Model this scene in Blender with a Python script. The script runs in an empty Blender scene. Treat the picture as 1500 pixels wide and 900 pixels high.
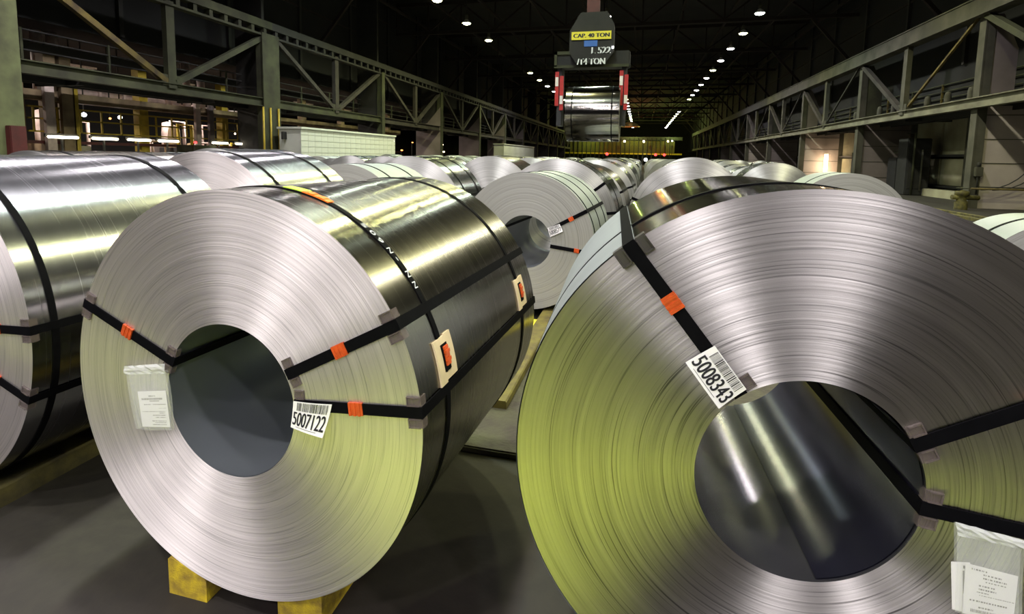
import bpy, bmesh, math, random
from mathutils import Vector, Matrix
random.seed(7)
SC = bpy.context.scene
COL = SC.collection
PI = math.pi
sin, cos, rad = math.sin, math.cos, math.radians

# ---------------------------------------------------------------- camera
CZ = 1.86
cd = bpy.data.cameras.new('camera'); cam = bpy.data.objects.new('camera', cd); COL.objects.link(cam)
cd.sensor_width = 36; cd.lens = 18.677; cd.clip_start = 0.05; cd.clip_end = 600
cd.shift_x = 0.0086; cd.shift_y = -0.0939
cR = Vector((0.96835505, 0.24899632, 0.01700942)); cU = Vector((-0.04187188, 0.0948977, 0.99460604)); cF = Vector((-0.24603909, 0.963844, -0.10232061))
M = Matrix((cR, cU, -cF)).transposed().to_4x4(); M.translation = Vector((0, 0, CZ)); cam.matrix_world = M
SC.camera = cam
# ---------------------------------------------------------------- world, exposure
w = bpy.data.worlds.new('world'); SC.world = w; w.use_nodes = True
w.node_tree.nodes['Background'].inputs[0].default_value = (0.55, 0.6, 0.5, 1)
w.node_tree.nodes['Background'].inputs[1].default_value = 0.004
SC.view_settings.view_transform = 'Standard'; SC.view_settings.look = 'None'; SC.view_settings.gamma = 1
SC.view_settings.exposure = 0.0
LAMP_W = 3200.0                        # watts of each high-bay lamp
TINT = {'w': (1.0, .95, .96), 'y': (.98, 1.0, .50), 'g': (.84, 1.0, .82)}

# ---------------------------------------------------------------- materials
def nt(name):
    m = bpy.data.materials.new(name); m.use_nodes = True
    return m, m.node_tree.nodes, m.node_tree.links, m.node_tree.nodes['Principled BSDF']
def plain(name, c, rough=.6, metal=0., var=.18, scale=6., bump=.0, dirt=None, spec=.5, bscale=None):
    m, N, L, b = nt(name)
    tc = N.new('ShaderNodeTexCoord'); no = N.new('ShaderNodeTexNoise'); no.inputs['Scale'].default_value = scale; no.inputs['Detail'].default_value = 6
    L.new(tc.outputs['Object'], no.inputs['Vector'])
    r = N.new('ShaderNodeValToRGB'); r.color_ramp.elements[0].position = .32; r.color_ramp.elements[1].position = .68
    lo = dirt if dirt else tuple(v*(1-var) for v in c)
    r.color_ramp.elements[0].color = (*lo, 1); r.color_ramp.elements[1].color = (*[min(1, v*(1+var*.5)) for v in c], 1)
    L.new(no.outputs['Fac'], r.inputs[0]); L.new(r.outputs[0], b.inputs['Base Color'])
    b.inputs['Roughness'].default_value = rough; b.inputs['Metallic'].default_value = metal; b.inputs['Specular IOR Level'].default_value = spec
    if bump:
        n2 = N.new('ShaderNodeTexNoise'); n2.inputs['Scale'].default_value = bscale or scale*8; L.new(tc.outputs['Object'], n2.inputs['Vector'])
        bp = N.new('ShaderNodeBump'); bp.inputs['Strength'].default_value = bump; bp.inputs['Distance'].default_value = .01
        L.new(n2.outputs['Fac'], bp.inputs['Height']); L.new(bp.outputs[0], b.inputs['Normal'])
    return m
def emis(name, c, s):
    m, N, L, b = nt(name); b.inputs['Base Color'].default_value = (*c, 1); b.inputs['Emission Color'].default_value = (*c, 1); b.inputs['Emission Strength'].default_value = s
    return m

def face_mat(name, c, rough=.36, aniso=.8, lines=1.0, grain=1.0, ringscale=150., metal=1.0, dark=.55):
    """edges of the wound sheet: rings around local Y"""
    m, N, L, b = nt(name)
    tc = N.new('ShaderNodeTexCoord'); sx = N.new('ShaderNodeSeparateXYZ'); L.new(tc.outputs['Object'], sx.inputs[0])
    xz = N.new('ShaderNodeCombineXYZ'); L.new(sx.outputs['X'], xz.inputs[0]); L.new(sx.outputs['Z'], xz.inputs[1])
    ln = N.new('ShaderNodeVectorMath'); ln.operation = 'LENGTH'; L.new(xz.outputs[0], ln.inputs[0])
    nv = N.new('ShaderNodeVectorMath'); nv.operation = 'NORMALIZE'; L.new(xz.outputs[0], nv.inputs[0])
    # slow wobble of the ring radius
    wob = N.new('ShaderNodeTexNoise'); wob.inputs['Scale'].default_value = 1.6; L.new(tc.outputs['Object'], wob.inputs['Vector'])
    wm = N.new('ShaderNodeMath'); wm.operation = 'MULTIPLY_ADD'; wm.inputs[1].default_value = .012; L.new(wob.outputs['Fac'], wm.inputs[0]); L.new(ln.outputs['Value'], wm.inputs[2])
    def ring(scale, ang, det):
        c0 = N.new('ShaderNodeCombineXYZ'); L.new(wm.outputs[0], c0.inputs[2])
        cv = N.new('ShaderNodeVectorMath'); cv.operation = 'MULTIPLY_ADD'; cv.inputs[1].default_value = (ang, ang, ang); L.new(nv.outputs[0], cv.inputs[0]); L.new(c0.outputs[0], cv.inputs[2])
        n = N.new('ShaderNodeTexNoise'); n.inputs['Scale'].default_value = scale; n.inputs['Detail'].default_value = det; n.inputs['Roughness'].default_value = .65
        L.new(cv.outputs[0], n.inputs['Vector']); return n
    n1 = ring(ringscale, .004, 3); n2 = ring(28, .012, 2)
    gr = N.new('ShaderNodeTexNoise'); gr.inputs['Scale'].default_value = 330; gr.inputs['Detail'].default_value = 2; L.new(tc.outputs['Object'], gr.inputs['Vector'])
    # dark gaps between wraps
    r1 = N.new('ShaderNodeValToRGB'); e = r1.color_ramp.elements; e[0].position = .30; e[1].position = .46
    e[0].color = (*[v*dark for v in c], 1); e[1].color = (*c, 1); L.new(n1.outputs['Fac'], r1.inputs[0])
    mx = N.new('ShaderNodeMix'); mx.data_type = 'RGBA'; mx.blend_type = 'MULTIPLY'; mx.inputs[0].default_value = .35*lines
    L.new(r1.outputs[0], mx.inputs[6]); L.new(n2.outputs['Fac'], mx.inputs[7])
    L.new(mx.outputs[2], b.inputs['Base Color'])
    a1 = N.new('ShaderNodeMath'); a1.operation = 'MULTIPLY'; a1.inputs[1].default_value = 1.0*lines; L.new(n1.outputs['Fac'], a1.inputs[0])
    a2 = N.new('ShaderNodeMath'); a2.operation = 'MULTIPLY_ADD'; a2.inputs[1].default_value = .22*grain; L.new(gr.outputs['Fac'], a2.inputs[0]); L.new(a1.outputs[0], a2.inputs[2])
    bp = N.new('ShaderNodeBump'); bp.inputs['Strength'].default_value = .6; bp.inputs['Distance'].default_value = .0012; L.new(a2.outputs[0], bp.inputs['Height']); L.new(bp.outputs[0], b.inputs['Normal'])
    tg = N.new('ShaderNodeTangent'); tg.direction_type = 'RADIAL'; tg.axis = 'Y'; L.new(tg.outputs[0], b.inputs['Tangent'])
    b.inputs['Metallic'].default_value = metal; b.inputs['Roughness'].default_value = rough; b.inputs['Anisotropic'].default_value = aniso; b.inputs['Anisotropic Rotation'].default_value = .25
    return m
def sheet_mat(name, c, rough=.22, aniso=.5, streak=.5, metal=1.0):
    """rolled sheet: fine streaks running round the coil"""
    m, N, L, b = nt(name)
    tc = N.new('ShaderNodeTexCoord'); mp = N.new('ShaderNodeMapping'); mp.inputs['Scale'].default_value = (.35, 180, .35); L.new(tc.outputs['Object'], mp.inputs[0])
    n = N.new('ShaderNodeTexNoise'); n.inputs['Scale'].default_value = 1.5; n.inputs['Detail'].default_value = 5; L.new(mp.outputs[0], n.inputs['Vector'])
    n3 = N.new('ShaderNodeTexNoise'); n3.inputs['Scale'].default_value = 2.2; n3.inputs['Detail'].default_value = 4; L.new(tc.outputs['Object'], n3.inputs['Vector'])
    r = N.new('ShaderNodeMapRange'); r.inputs[3].default_value = rough*(1-streak*.16); r.inputs[4].default_value = rough*(1+streak*.30); r.inputs[1].default_value = .3; r.inputs[2].default_value = .7
    L.new(n.outputs['Fac'], r.inputs[0]); L.new(r.outputs[0], b.inputs['Roughness'])
    cr = N.new('ShaderNodeValToRGB'); cr.color_ramp.elements[0].position = .3; cr.color_ramp.elements[1].position = .7
    cr.color_ramp.elements[0].color = (*[v*.86 for v in c], 1); cr.color_ramp.elements[1].color = (*c, 1); L.new(n3.outputs['Fac'], cr.inputs[0]); L.new(cr.outputs[0], b.inputs['Base Color'])
    if streak:
        bp = N.new('ShaderNodeBump'); bp.inputs['Strength'].default_value = .012*streak; bp.inputs['Distance'].default_value = .003; L.new(n.outputs['Fac'], bp.inputs['Height']); L.new(bp.outputs[0], b.inputs['Normal'])
    tg = N.new('ShaderNodeTangent'); tg.direction_type = 'RADIAL'; tg.axis = 'Y'; L.new(tg.outputs[0], b.inputs['Tangent'])
    b.inputs['Anisotropic'].default_value = aniso; b.inputs['Anisotropic Rotation'].default_value = .25; b.inputs['Metallic'].default_value = metal
    return m
def clear_mat(name, c, alpha, rough=.12):
    m, N, L, b = nt(name); b.inputs['Base Color'].default_value = (*c, 1); b.inputs['Roughness'].default_value = rough
    tr = N.new('ShaderNodeBsdfTransparent'); mix = N.new('ShaderNodeMixShader'); mix.inputs[0].default_value = alpha
    L.new(tr.outputs[0], mix.inputs[1]); L.new(b.outputs[0], mix.inputs[2]); L.new(mix.outputs[0], N['Material Output'].inputs[0])
    tc = N.new('ShaderNodeTexCoord'); n = N.new('ShaderNodeTexNoise'); n.inputs['Scale'].default_value = 30; L.new(tc.outputs['Object'], n.inputs['Vector'])
    bp = N.new('ShaderNodeBump'); bp.inputs['Strength'].default_value = .25; bp.inputs['Distance'].default_value = .004; L.new(n.outputs['Fac'], bp.inputs['Height']); L.new(bp.outputs[0], b.inputs['Normal'])
    return m

MT = {}
MT['faceA'] = face_mat('coil_edge_pale', (.96, .90, .89), .58, .88, .9, 1.3, 300, .85)
MT['faceB'] = face_mat('coil_edge_ridged', (.80, .76, .75), .50, .96, 1.3, 1.3, 190, 1.0, dark=.30)
MT['faceM'] = face_mat('coil_edge_matt', (.42, .42, .39), .6, .3, .5, .6, 60, metal=.55, dark=.7)
MT['faceF'] = face_mat('coil_edge_far', (.80, .79, .78), .52, .9, .7, .7, 90, .9)
MT['sheetA'] = sheet_mat('sheet_olive_grey', (.27, .25, .22), .23, .78, .8)
MT['sheetB'] = sheet_mat('sheet_dark_glossy', (.36, .34, .31), .12, .2, .3)
MT['sheetC'] = sheet_mat('sheet_silver', (.38, .38, .41), .24, .8, .5)
MT['sheetP'] = sheet_mat('sheet_pale_matt', (.27, .30, .30), .5, .1, .3, .35)
MT['sheetK'] = sheet_mat('sheet_charcoal', (.22, .23, .24), .2, .3, .5)
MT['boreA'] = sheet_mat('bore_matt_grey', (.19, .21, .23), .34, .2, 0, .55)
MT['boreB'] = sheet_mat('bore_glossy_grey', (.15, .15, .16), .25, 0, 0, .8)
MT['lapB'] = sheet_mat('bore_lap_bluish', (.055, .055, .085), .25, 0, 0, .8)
MT['strap'] = plain('black_strap', (.004, .004, .005), .6, 0, .2, 20, spec=.03)
MT['seal'] = plain('orange_seal', (.60, .085, .015), .35, 0, .25, 40, .2)
MT['prot'] = clear_mat('clear_brown_plastic', (.16, .13, .12), .50, .12)
MT['protd'] = plain('grey_plastic', (.055, .05, .048), .3, 0, .1, 20)
MT['card'] = plain('beige_board', (.62, .50, .32), .8, 0, .12, 15)
MT['white'] = plain('white_paper', (.85, .84, .84), .55, 0, .04, 10)
MT['ink'] = plain('black_ink', (.015, .015, .02), .5, 0, .05, 10)
MT['inkf'] = plain('grey_ink', (.22, .21, .20), .6, 0, .1, 10)
MT['inkw'] = plain('white_ink', (.7, .72, .75), .5, 0, .05, 10)
MT['film'] = clear_mat('clear_film', (.80, .84, .76), .28, .10)
MT['filmt'] = clear_mat('clear_film_folded', (.85, .88, .86), .55, .10)
MT['lime'] = plain('lime_tape', (.55, .85, .08), .4, 0, .1, 30)
MT['orange'] = plain('orange_tape', (.95, .20, .01), .4, 0, .1, 30)
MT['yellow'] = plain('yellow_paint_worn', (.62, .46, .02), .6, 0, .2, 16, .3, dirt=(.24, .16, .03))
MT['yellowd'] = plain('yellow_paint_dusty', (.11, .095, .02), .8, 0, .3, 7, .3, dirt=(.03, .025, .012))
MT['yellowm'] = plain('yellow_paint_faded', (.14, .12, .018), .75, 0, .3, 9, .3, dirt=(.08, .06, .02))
MT['wood'] = plain('brown_timber', (.13, .08, .05), .8, 0, .4, 5, .4)
MT['steelg'] = plain('steel_green_grey', (.040, .044, .020), .85, 0, .35, 1.3, .2, dirt=(.020, .020, .011))
MT['steell'] = plain('steel_pale', (.070, .066, .050), .85, 0, .3, 1.1, .2, dirt=(.035, .034, .024))
MT['steeld'] = plain('steel_dark', (.018, .017, .016), .8, 0, .35, 1.5)
MT['brownst'] = plain('steel_brown', (.036, .030, .026), .85, 0, .3, 1.3, dirt=(.018, .015, .013))
MT['steelgr'] = plain('steel_pale_green', (.115, .135, .055), .8, 0, .3, 1.3, .2, dirt=(.06, .065, .03))
MT['steelb'] = plain('steel_bright_beige', (.17, .165, .12), .8, 0, .3, 1.1, .2, dirt=(.09, .085, .06))
MT['wallw3'] = plain('pink_plate_as_lit', (.42, .36, .35), .8, 0, .15, .7, dirt=(.32, .27, .26))
MT['roofst'] = plain('roof_steel_brown', (.018, .011, .010), .9, 0, .3, 1.5)
MT['rusty'] = plain('rusty_yellow_steel', (.11, .082, .012), .8, 0, .4, 2, dirt=(.04, .025, .012))
MT['siding'] = plain('dark_siding', (.008, .008, .009), .9, 0, .3, .5)
MT['roofm'] = plain('dark_roof', (.015, .014, .014), .9, 0, .3, .5)
MT['wallp'] = plain('wall_panel_beige', (.30, .29, .20), .8, 0, .3, .6, dirt=(.18, .16, .11))
MT['wallw'] = plain('white_block', (.66, .68, .62), .7, 0, .08, .8)
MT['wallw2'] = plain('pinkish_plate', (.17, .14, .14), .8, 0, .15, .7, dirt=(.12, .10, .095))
MT['red'] = plain('red_paint', (.45, .02, .02), .55, 0, .2, 6)
MT['redd'] = plain('dark_red_paint', (.07, .008, .008), .6, 0, .3, 3)
MT['whitep'] = plain('white_paint', (.75, .72, .68), .5, 0, .1, 6)
MT['blue'] = plain('blue_sign', (.03, .12, .42), .5, 0, .1, 6)
MT['signy'] = plain('yellow_sign', (.70, .62, .03), .5, 0, .05, 6)
MT['blackm'] = plain('black_machinery', (.018, .018, .020), .6, 0, .3, 3)
MT['tan'] = plain('tan_panel', (.22, .16, .09), .75, 0, .3, 1.5, dirt=(.10, .07, .04))
MT['pipe'] = plain('yellow_pipe', (.42, .30, .02), .6, 0, .3, 3)
MT['pinkw'] = plain('pinkish_white_machinery', (.55, .44, .42), .6, 0, .3, 2.5)
MT['tube'] = emis('tube_glow', (1.0, .90, .66), 14)
MT['redl'] = emis('red_lamp', (1.0, .03, .03), 7)
MT['orl'] = emis('orange_lamp', (1.0, .35, .08), 6)
MT['warml'] = emis('warm_lamp', (1.0, .75, .45), 14)
MT['whl'] = emis('white_lamp', (.95, .97, 1.0), 14)
for k in TINT: MT['lens_'+k] = emis('lens_glow_'+k, TINT[k], 22)

# floor
def floor_mat():
    m, N, L, b = nt('floor_concrete')
    tc = N.new('ShaderNodeTexCoord')
    a = N.new('ShaderNodeTexNoise'); a.inputs['Scale'].default_value = .9; a.inputs['Detail'].default_value = 8; L.new(tc.outputs['Object'], a.inputs['Vector'])
    c = N.new('ShaderNodeTexNoise'); c.inputs['Scale'].default_value = 14; c.inputs['Detail'].default_value = 8; L.new(tc.outputs['Object'], c.inputs['Vector'])
    r = N.new('ShaderNodeValToRGB'); e = r.color_ramp.elements; e[0].position = .35; e[0].color = (.011, .006, .005, 1); e[1].position = .66; e[1].color = (.022, .020, .011, 1)
    L.new(a.outputs['Fac'], r.inputs[0])
    mx = N.new('ShaderNodeMix'); mx.data_type = 'RGBA'; mx.blend_type = 'MULTIPLY'; mx.inputs[0].default_value = .6
    r2 = N.new('ShaderNodeValToRGB'); r2.color_ramp.elements[0].position = .3; r2.color_ramp.elements[0].color = (.45, .42, .4, 1); r2.color_ramp.elements[1].position = .6; L.new(c.outputs['Fac'], r2.inputs[0])
    L.new(r.outputs[0], mx.inputs[6]); L.new(r2.outputs[0], mx.inputs[7]); L.new(mx.outputs[2], b.inputs['Base Color'])
    mr = N.new('ShaderNodeMapRange'); mr.inputs[3].default_value = .55; mr.inputs[4].default_value = .9; L.new(a.outputs['Fac'], mr.inputs[0]); L.new(mr.outputs[0], b.inputs['Roughness'])
    bp = N.new('ShaderNodeBump'); bp.inputs['Strength'].default_value = .25; bp.inputs['Distance'].default_value = .01; L.new(c.outputs['Fac'], bp.inputs['Height']); L.new(bp.outputs[0], b.inputs['Normal'])
    return m
MT['floor'] = floor_mat()
MT['slab'] = plain('slab_dusty_concrete', (.06, .06, .03), .8, 0, .4, 5, .5, dirt=(.03, .02, .018))
MT['bounce'] = plain('yellow_green_bounce_paint', (.56, .70, .06), .6, 0, .06, 4, .2)  # colour of the added floor reflector in front of the coils

# ---------------------------------------------------------------- mesh helpers
def link(name, bm, mats, parent=None, loc=(0, 0, 0), rotz=0., smooth=False):
    me = bpy.data.meshes.new(name); bm.to_mesh(me); bm.free()
    for k in ([mats] if isinstance(mats, str) else mats): me.materials.append(MT[k])
    if smooth:
        me.polygons.foreach_set('use_smooth', [True]*len(me.polygons))
    o = bpy.data.objects.new(name, me); COL.objects.link(o); o.parent = parent; o.location = loc; o.rotation_euler = (0, 0, rotz)
    return o
def root(name, loc, rotz, label, cat, group=None):
    o = bpy.data.objects.new(name, None); COL.objects.link(o); o.empty_display_size = .2
    o.location = loc; o.rotation_euler = (0, 0, rotz); o['label'] = label; o['category'] = cat
    if group: o['group'] = group
    return o
def tag(o, label, cat, group=None, kind=None):
    o['label'] = label; o['category'] = cat
    if group: o['group'] = group
    if kind: o['kind'] = kind
    return o
def struct(name, bm, m, loc=(0, 0, 0), label=None):
    o = link(name, bm, m, None, loc); o['kind'] = 'structure'
    if label: o['label'] = label
    return o
def bx(bm, x0, x1, y0, y1, z0, z1, mi=0, bev=0):
    vs = [bm.verts.new((x, y, z)) for x in (x0, x1) for y in (y0, y1) for z in (z0, z1)]
    fs = []
    for q in ((0, 1, 3, 2), (4, 6, 7, 5), (0, 4, 5, 1), (2, 3, 7, 6), (0, 2, 6, 4), (1, 5, 7, 3)):
        f = bm.faces.new([vs[i] for i in q]); f.material_index = mi; fs.append(f)
    if bev:
        es = list({e for f in fs for e in f.edges})
        r = bmesh.ops.bevel(bm, geom=es, offset=bev, segments=2, affect='EDGES')
        for f in r['faces']: f.material_index = mi
def bar(bm, a, b, w, h=None, mi=0, up=(0, 0, 1)):
    a = Vector(a); b = Vector(b); h = h or w
    d = (b-a).normalized(); u = Vector(up)
    if abs(d.dot(u)) > .98: u = Vector((1, 0, 0))
    s = d.cross(u).normalized(); t = s.cross(d).normalized()
    v = [bm.verts.new(p + s*i*w/2 + t*j*h/2) for p in (a, b) for i, j in ((-1, -1), (1, -1), (1, 1), (-1, 1))]
    for q in ((0, 1, 2, 3), (7, 6, 5, 4), (0, 4, 5, 1), (1, 5, 6, 2), (2, 6, 7, 3), (3, 7, 4, 0)):
        f = bm.faces.new([v[i] for i in q]); f.material_index = mi
def tube(bm, pts, r, n=8, mi=0, closed=False):
    rings = []
    for i, p in enumerate(pts):
        p = Vector(p); a = Vector(pts[max(0, i-1)]); b = Vector(pts[min(len(pts)-1, i+1)]); d = (b-a).normalized()
        u = Vector((0, 0, 1)) if abs(d.z) < .9 else Vector((1, 0, 0)); s = d.cross(u).normalized(); t = s.cross(d)
        rr = r[i] if isinstance(r, (list, tuple)) else r
        rings.append([bm.verts.new(p + (s*cos(2*PI*k/n)+t*sin(2*PI*k/n))*rr) for k in range(n)])
    for a, b in zip(rings, rings[1:]):
        for k in range(n):
            f = bm.faces.new((a[k], a[(k+1) % n], b[(k+1) % n], b[k])); f.material_index = mi; f.smooth = True
    bm.faces.new(rings[0][::-1]).material_index = mi; bm.faces.new(rings[-1]).material_index = mi
def lathe(bm, prof, n=24, mi=0, c=(0, 0, 0), smooth=True):
    rings = [[bm.verts.new((c[0]+r*cos(2*PI*k/n), c[1]+r*sin(2*PI*k/n), c[2]+z)) for k in range(n)] for r, z in prof]
    for a, b in zip(rings, rings[1:]):
        for k in range(n):
            f = bm.faces.new((a[k], a[(k+1) % n], b[(k+1) % n], b[k])); f.material_index = mi; f.smooth = smooth
def prism(bm, pts, y0, y1, mi=0, axis='y'):
    def P(a, b, c):
        return (a, c, b) if axis == 'y' else (c, a, b)
    A = [bm.verts.new(P(a, b, y0)) for a, b in pts]; B = [bm.verts.new(P(a, b, y1)) for a, b in pts]
    n = len(pts)
    bm.faces.new(A).material_index = mi; bm.faces.new(B[::-1]).material_index = mi
    for i in range(n): bm.faces.new((A[i], B[i], B[(i+1) % n], A[(i+1) % n])).material_index = mi
def text_tris(s, size=1.0):
    cu = bpy.data.curves.new('t', 'FONT'); cu.body = s; cu.size = size; cu.resolution_u = 4
    ob = bpy.data.objects.new('t', cu); COL.objects.link(ob); bpy.context.view_layer.update()
    dg = bpy.context.evaluated_depsgraph_get(); me = bpy.data.meshes.new_from_object(ob.evaluated_get(dg))
    vs = [tuple(v.co) for v in me.vertices]; fs = [tuple(p.vertices) for p in me.polygons]
    bpy.data.objects.remove(ob); bpy.data.meshes.remove(me); bpy.data.curves.remove(cu)
    x0 = min(v[0] for v in vs); x1 = max(v[0] for v in vs); y0 = min(v[1] for v in vs); y1 = max(v[1] for v in vs)
    return [((v[0]-x0)/(x1-x0), (v[1]-y0)/(y1-y0)) for v in vs], fs

# ---------------------------------------------------------------- coil pieces (local frame: axis +Y, base point at z = 0, axis at z = R)
def face_ring(bm, r0, r1, y, nr, ns, jit, mi, flip=False):
    """end face: rings of sheet edges, each pushed in or out a little"""
    rr = [r0 + (r1-r0)*i/nr for i in range(nr+1)]
    off = 0
    prev = None
    for i, r in enumerate(rr):
        off = off*.6 + random.uniform(-jit, jit) if 0 < i < nr else 0
        ph = random.uniform(0, 6.28)
        ring = [bm.verts.new((r*cos(2*PI*k/ns), y + off*(1+.4*sin(2*PI*k/ns+ph)), r*sin(2*PI*k/ns))) for k in range(ns)]
        if prev:
            for k in range(ns):
                q = (prev[k], ring[k], ring[(k+1) % ns], prev[(k+1) % ns])
                f = bm.faces.new(q[::-1] if flip else q); f.material_index = mi
        prev = ring
def cyl_skin(bm, r, y0, y1, ns, mi, inward=False, t0=0., t1=2*PI, ny=1):
    full = abs(t1-t0-2*PI) < 1e-6
    m = ns if full else ns+1
    prev = None
    for j in range(ny+1):
        y = y0+(y1-y0)*j/ny
        ring = [bm.verts.new((r*cos(t0+(t1-t0)*k/ns), y, r*sin(t0+(t1-t0)*k/ns))) for k in range(m)]
        if prev:
            for k in range(ns):
                q = (prev[k], prev[(k+1) % m], ring[(k+1) % m], ring[k])
                f = bm.faces.new(q if not inward else q[::-1]); f.material_index = mi; f.smooth = True
        prev = ring
def strap_loop(r0, r1, L, th, w, e=.003, t=.0040):
    """steel band through the eye: across both end faces, along the outside and through the bore"""
    bm = bmesh.new()
    u = Vector((cos(th), 0, sin(th))); v = Vector((-sin(th), 0, cos(th))); Y = Vector((0, 1, 0))
    inn = [(r0-e, -e), (r1+e, -e), (r1+e, L+e), (r0-e, L+e)]
    out = [(r0-e-t, -e-t), (r1+e+t, -e-t), (r1+e+t, L+e+t), (r0-e-t, L+e+t)]
    V = [[bm.verts.new(u*a + Y*b + v*s*w/2) for (a, b) in lst] for lst in (inn, out) for s in (-1, 1)]
    for i in range(4):
        j = (i+1) % 4
        bm.faces.new((V[2][i], V[3][i], V[3][j], V[2][j])); bm.faces.new((V[0][i], V[0][j], V[1][j], V[1][i]))
        bm.faces.new((V[0][i], V[2][i], V[2][j], V[0][j])); bm.faces.new((V[1][i], V[1][j], V[3][j], V[3][i]))
    bmesh.ops.recalc_face_normals(bm, faces=bm.faces)
    return bm
def hoop(r, y, w, t=.003, e=.002, ns=96):
    bm = bmesh.new()
    for k in range(ns): pass
    R0, R1 = r+e*.2, r+e+t
    rings = [[bm.verts.new((q*cos(2*PI*k/ns), yy, q*sin(2*PI*k/ns))) for k in range(ns)] for q, yy in ((R0, y-w/2), (R1, y-w/2), (R1, y+w/2), (R0, y+w/2))]
    for a, b in zip(rings, rings[1:]):
        for k in range(ns):
            f = bm.faces.new((a[k], a[(k+1) % ns], b[(k+1) % ns], b[k])); f.smooth = False
    return bm
def seal(th, r, y=-.004, ln=.055, w=.046):
    bm = bmesh.new(); u = Vector((cos(th), 0, sin(th))); v = Vector((-sin(th), 0, cos(th)))
    n = 6
    for i in range(n):          # crimped ribs
        a = -ln/2+ln*i/n; b = -ln/2+ln*(i+1)/n; h = .010 if i % 2 else .0125; ww = w/2*(1.0 if i % 2 else 1.04)
        vs = [bm.verts.new(u*(r+p) + v*q + Vector((0, 1, 0))*yy) for p in (a, b) for q in (-ww, ww) for yy in (y-h+.004, y+.003)]
        for q in ((0, 1, 3, 2), (4, 6, 7, 5), (0, 4, 5, 1), (2, 3, 7, 6), (0, 2, 6, 4), (1, 5, 7, 3)): bm.faces.new([vs[k] for k in q])
    bmesh.ops.recalc_face_normals(bm, faces=bm.faces)
    return bm
def protector(th, r, outer, w=.11, d=.05, gap=.044):
    """L-shaped corner guard under the band: two raised tabs each side of it, folded over the rim"""
    bm = bmesh.new(); u = Vector((cos(th), 0, sin(th))); v = Vector((-sin(th), 0, cos(th))); s = -1 if outer else 1
    def blk(p0, p1, q0, q1, y0, y1):
        vs = [bm.verts.new(u*(r+p) + v*q + Vector((0, y, 0))) for p in (p0, p1) for q in (q0, q1) for y in (y0, y1)]
        for q in ((0, 1, 3, 2), (4, 6, 7, 5), (0, 4, 5, 1), (2, 3, 7, 6), (0, 2, 6, 4), (1, 5, 7, 3)): bm.faces.new([vs[k] for k in q])
    for sg in (-1, 1):
        a, b = sorted((sg*gap/2, sg*w/2))
        blk(s*.0, s*d, a, b, -.005, -.0005)                    # tab on the end face
        blk(-s*.0045, s*.0, a, b, -.005, .03 if outer else .018)                 # tab over the rim
        for q0, q1 in ((a, a+.004), (b-.004, b)):              # raised rims
            blk(s*.004, s*d, q0, q1, -.010, -.005)
        blk(s*(d-.004), s*d, a, b, -.010, -.005)
    blk(-s*.003, s*d, -gap/2, gap/2, -.0025, -.0003)
    bmesh.ops.recalc_face_normals(bm, faces=bm.faces)
    return bm

def coil(x, y, yaw, R, L, r0=.305, fm='faceF', sm='sheetA', bm_='boreA', label='', base=.1, straps=(), hoops=(), detail=0, group=None, holeoff=(0, 0), name='steel_coil', sealr=.55, seals=True):
    """yaw is the clockwise turn of the axis from +Y.  straps: angles in degrees; hoops: distances behind the front face"""
    ns = (192, 96, 48)[2-detail]
    t = root(name, (x, y, base), -yaw, label, 'steel coil', group)
    z = R
    bm = bmesh.new(); nr = (130, 40, 8)[2-detail]
    face_ring(bm, r0, R, 0, nr, ns, (.0004, .0004, 0)[2-detail], 0)
    bk = bmesh.new(); face_ring(bk, r0, R, L, 6, ns, 0, 0, True)
    for b_ in (bm, bk):
        for v in b_.verts: # bore centre sits a touch off the coil centre
            rr = math.hypot(v.co.x, v.co.z); k = (R-rr)/(R-r0); v.co.x += holeoff[0]*k; v.co.z += holeoff[1]*k
        link('wound_edges', b_, fm, t, (0, 0, z))
    bm = bmesh.new(); cyl_skin(bm, R, 0, L, ns, 0); link('outer_wrap', bm, sm, t, (0, 0, z), smooth=True)
    bm = bmesh.new(); cyl_skin(bm, r0, 0, L, ns, 0, True)
    for v in bm.verts: v.co.x += holeoff[0]; v.co.z += holeoff[1]
    link('bore_wall', bm, bm_, t, (0, 0, z), smooth=True)
    sw = .040 if detail == 2 else .042
    for a in straps:
        th = rad(a)
        s = link('strap', strap_loop(r0, R, L, th, sw), 'strap', t, (0, 0, z))
        if seals and sealr and detail: link('strap_seal', seal(th, sealr), 'seal', s)
        if detail == 2:
            link('corner_guard', protector(th, R, True), 'protd' if fm == 'faceB' else 'prot', s); link('corner_guard', protector(th, r0, False, d=.04), 'prot', s)
    for h in hoops:
        link('hoop_strap', hoop(R, h, .030 if detail else .035, ns=ns), 'strap', t, (0, 0, z))
    return t

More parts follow.
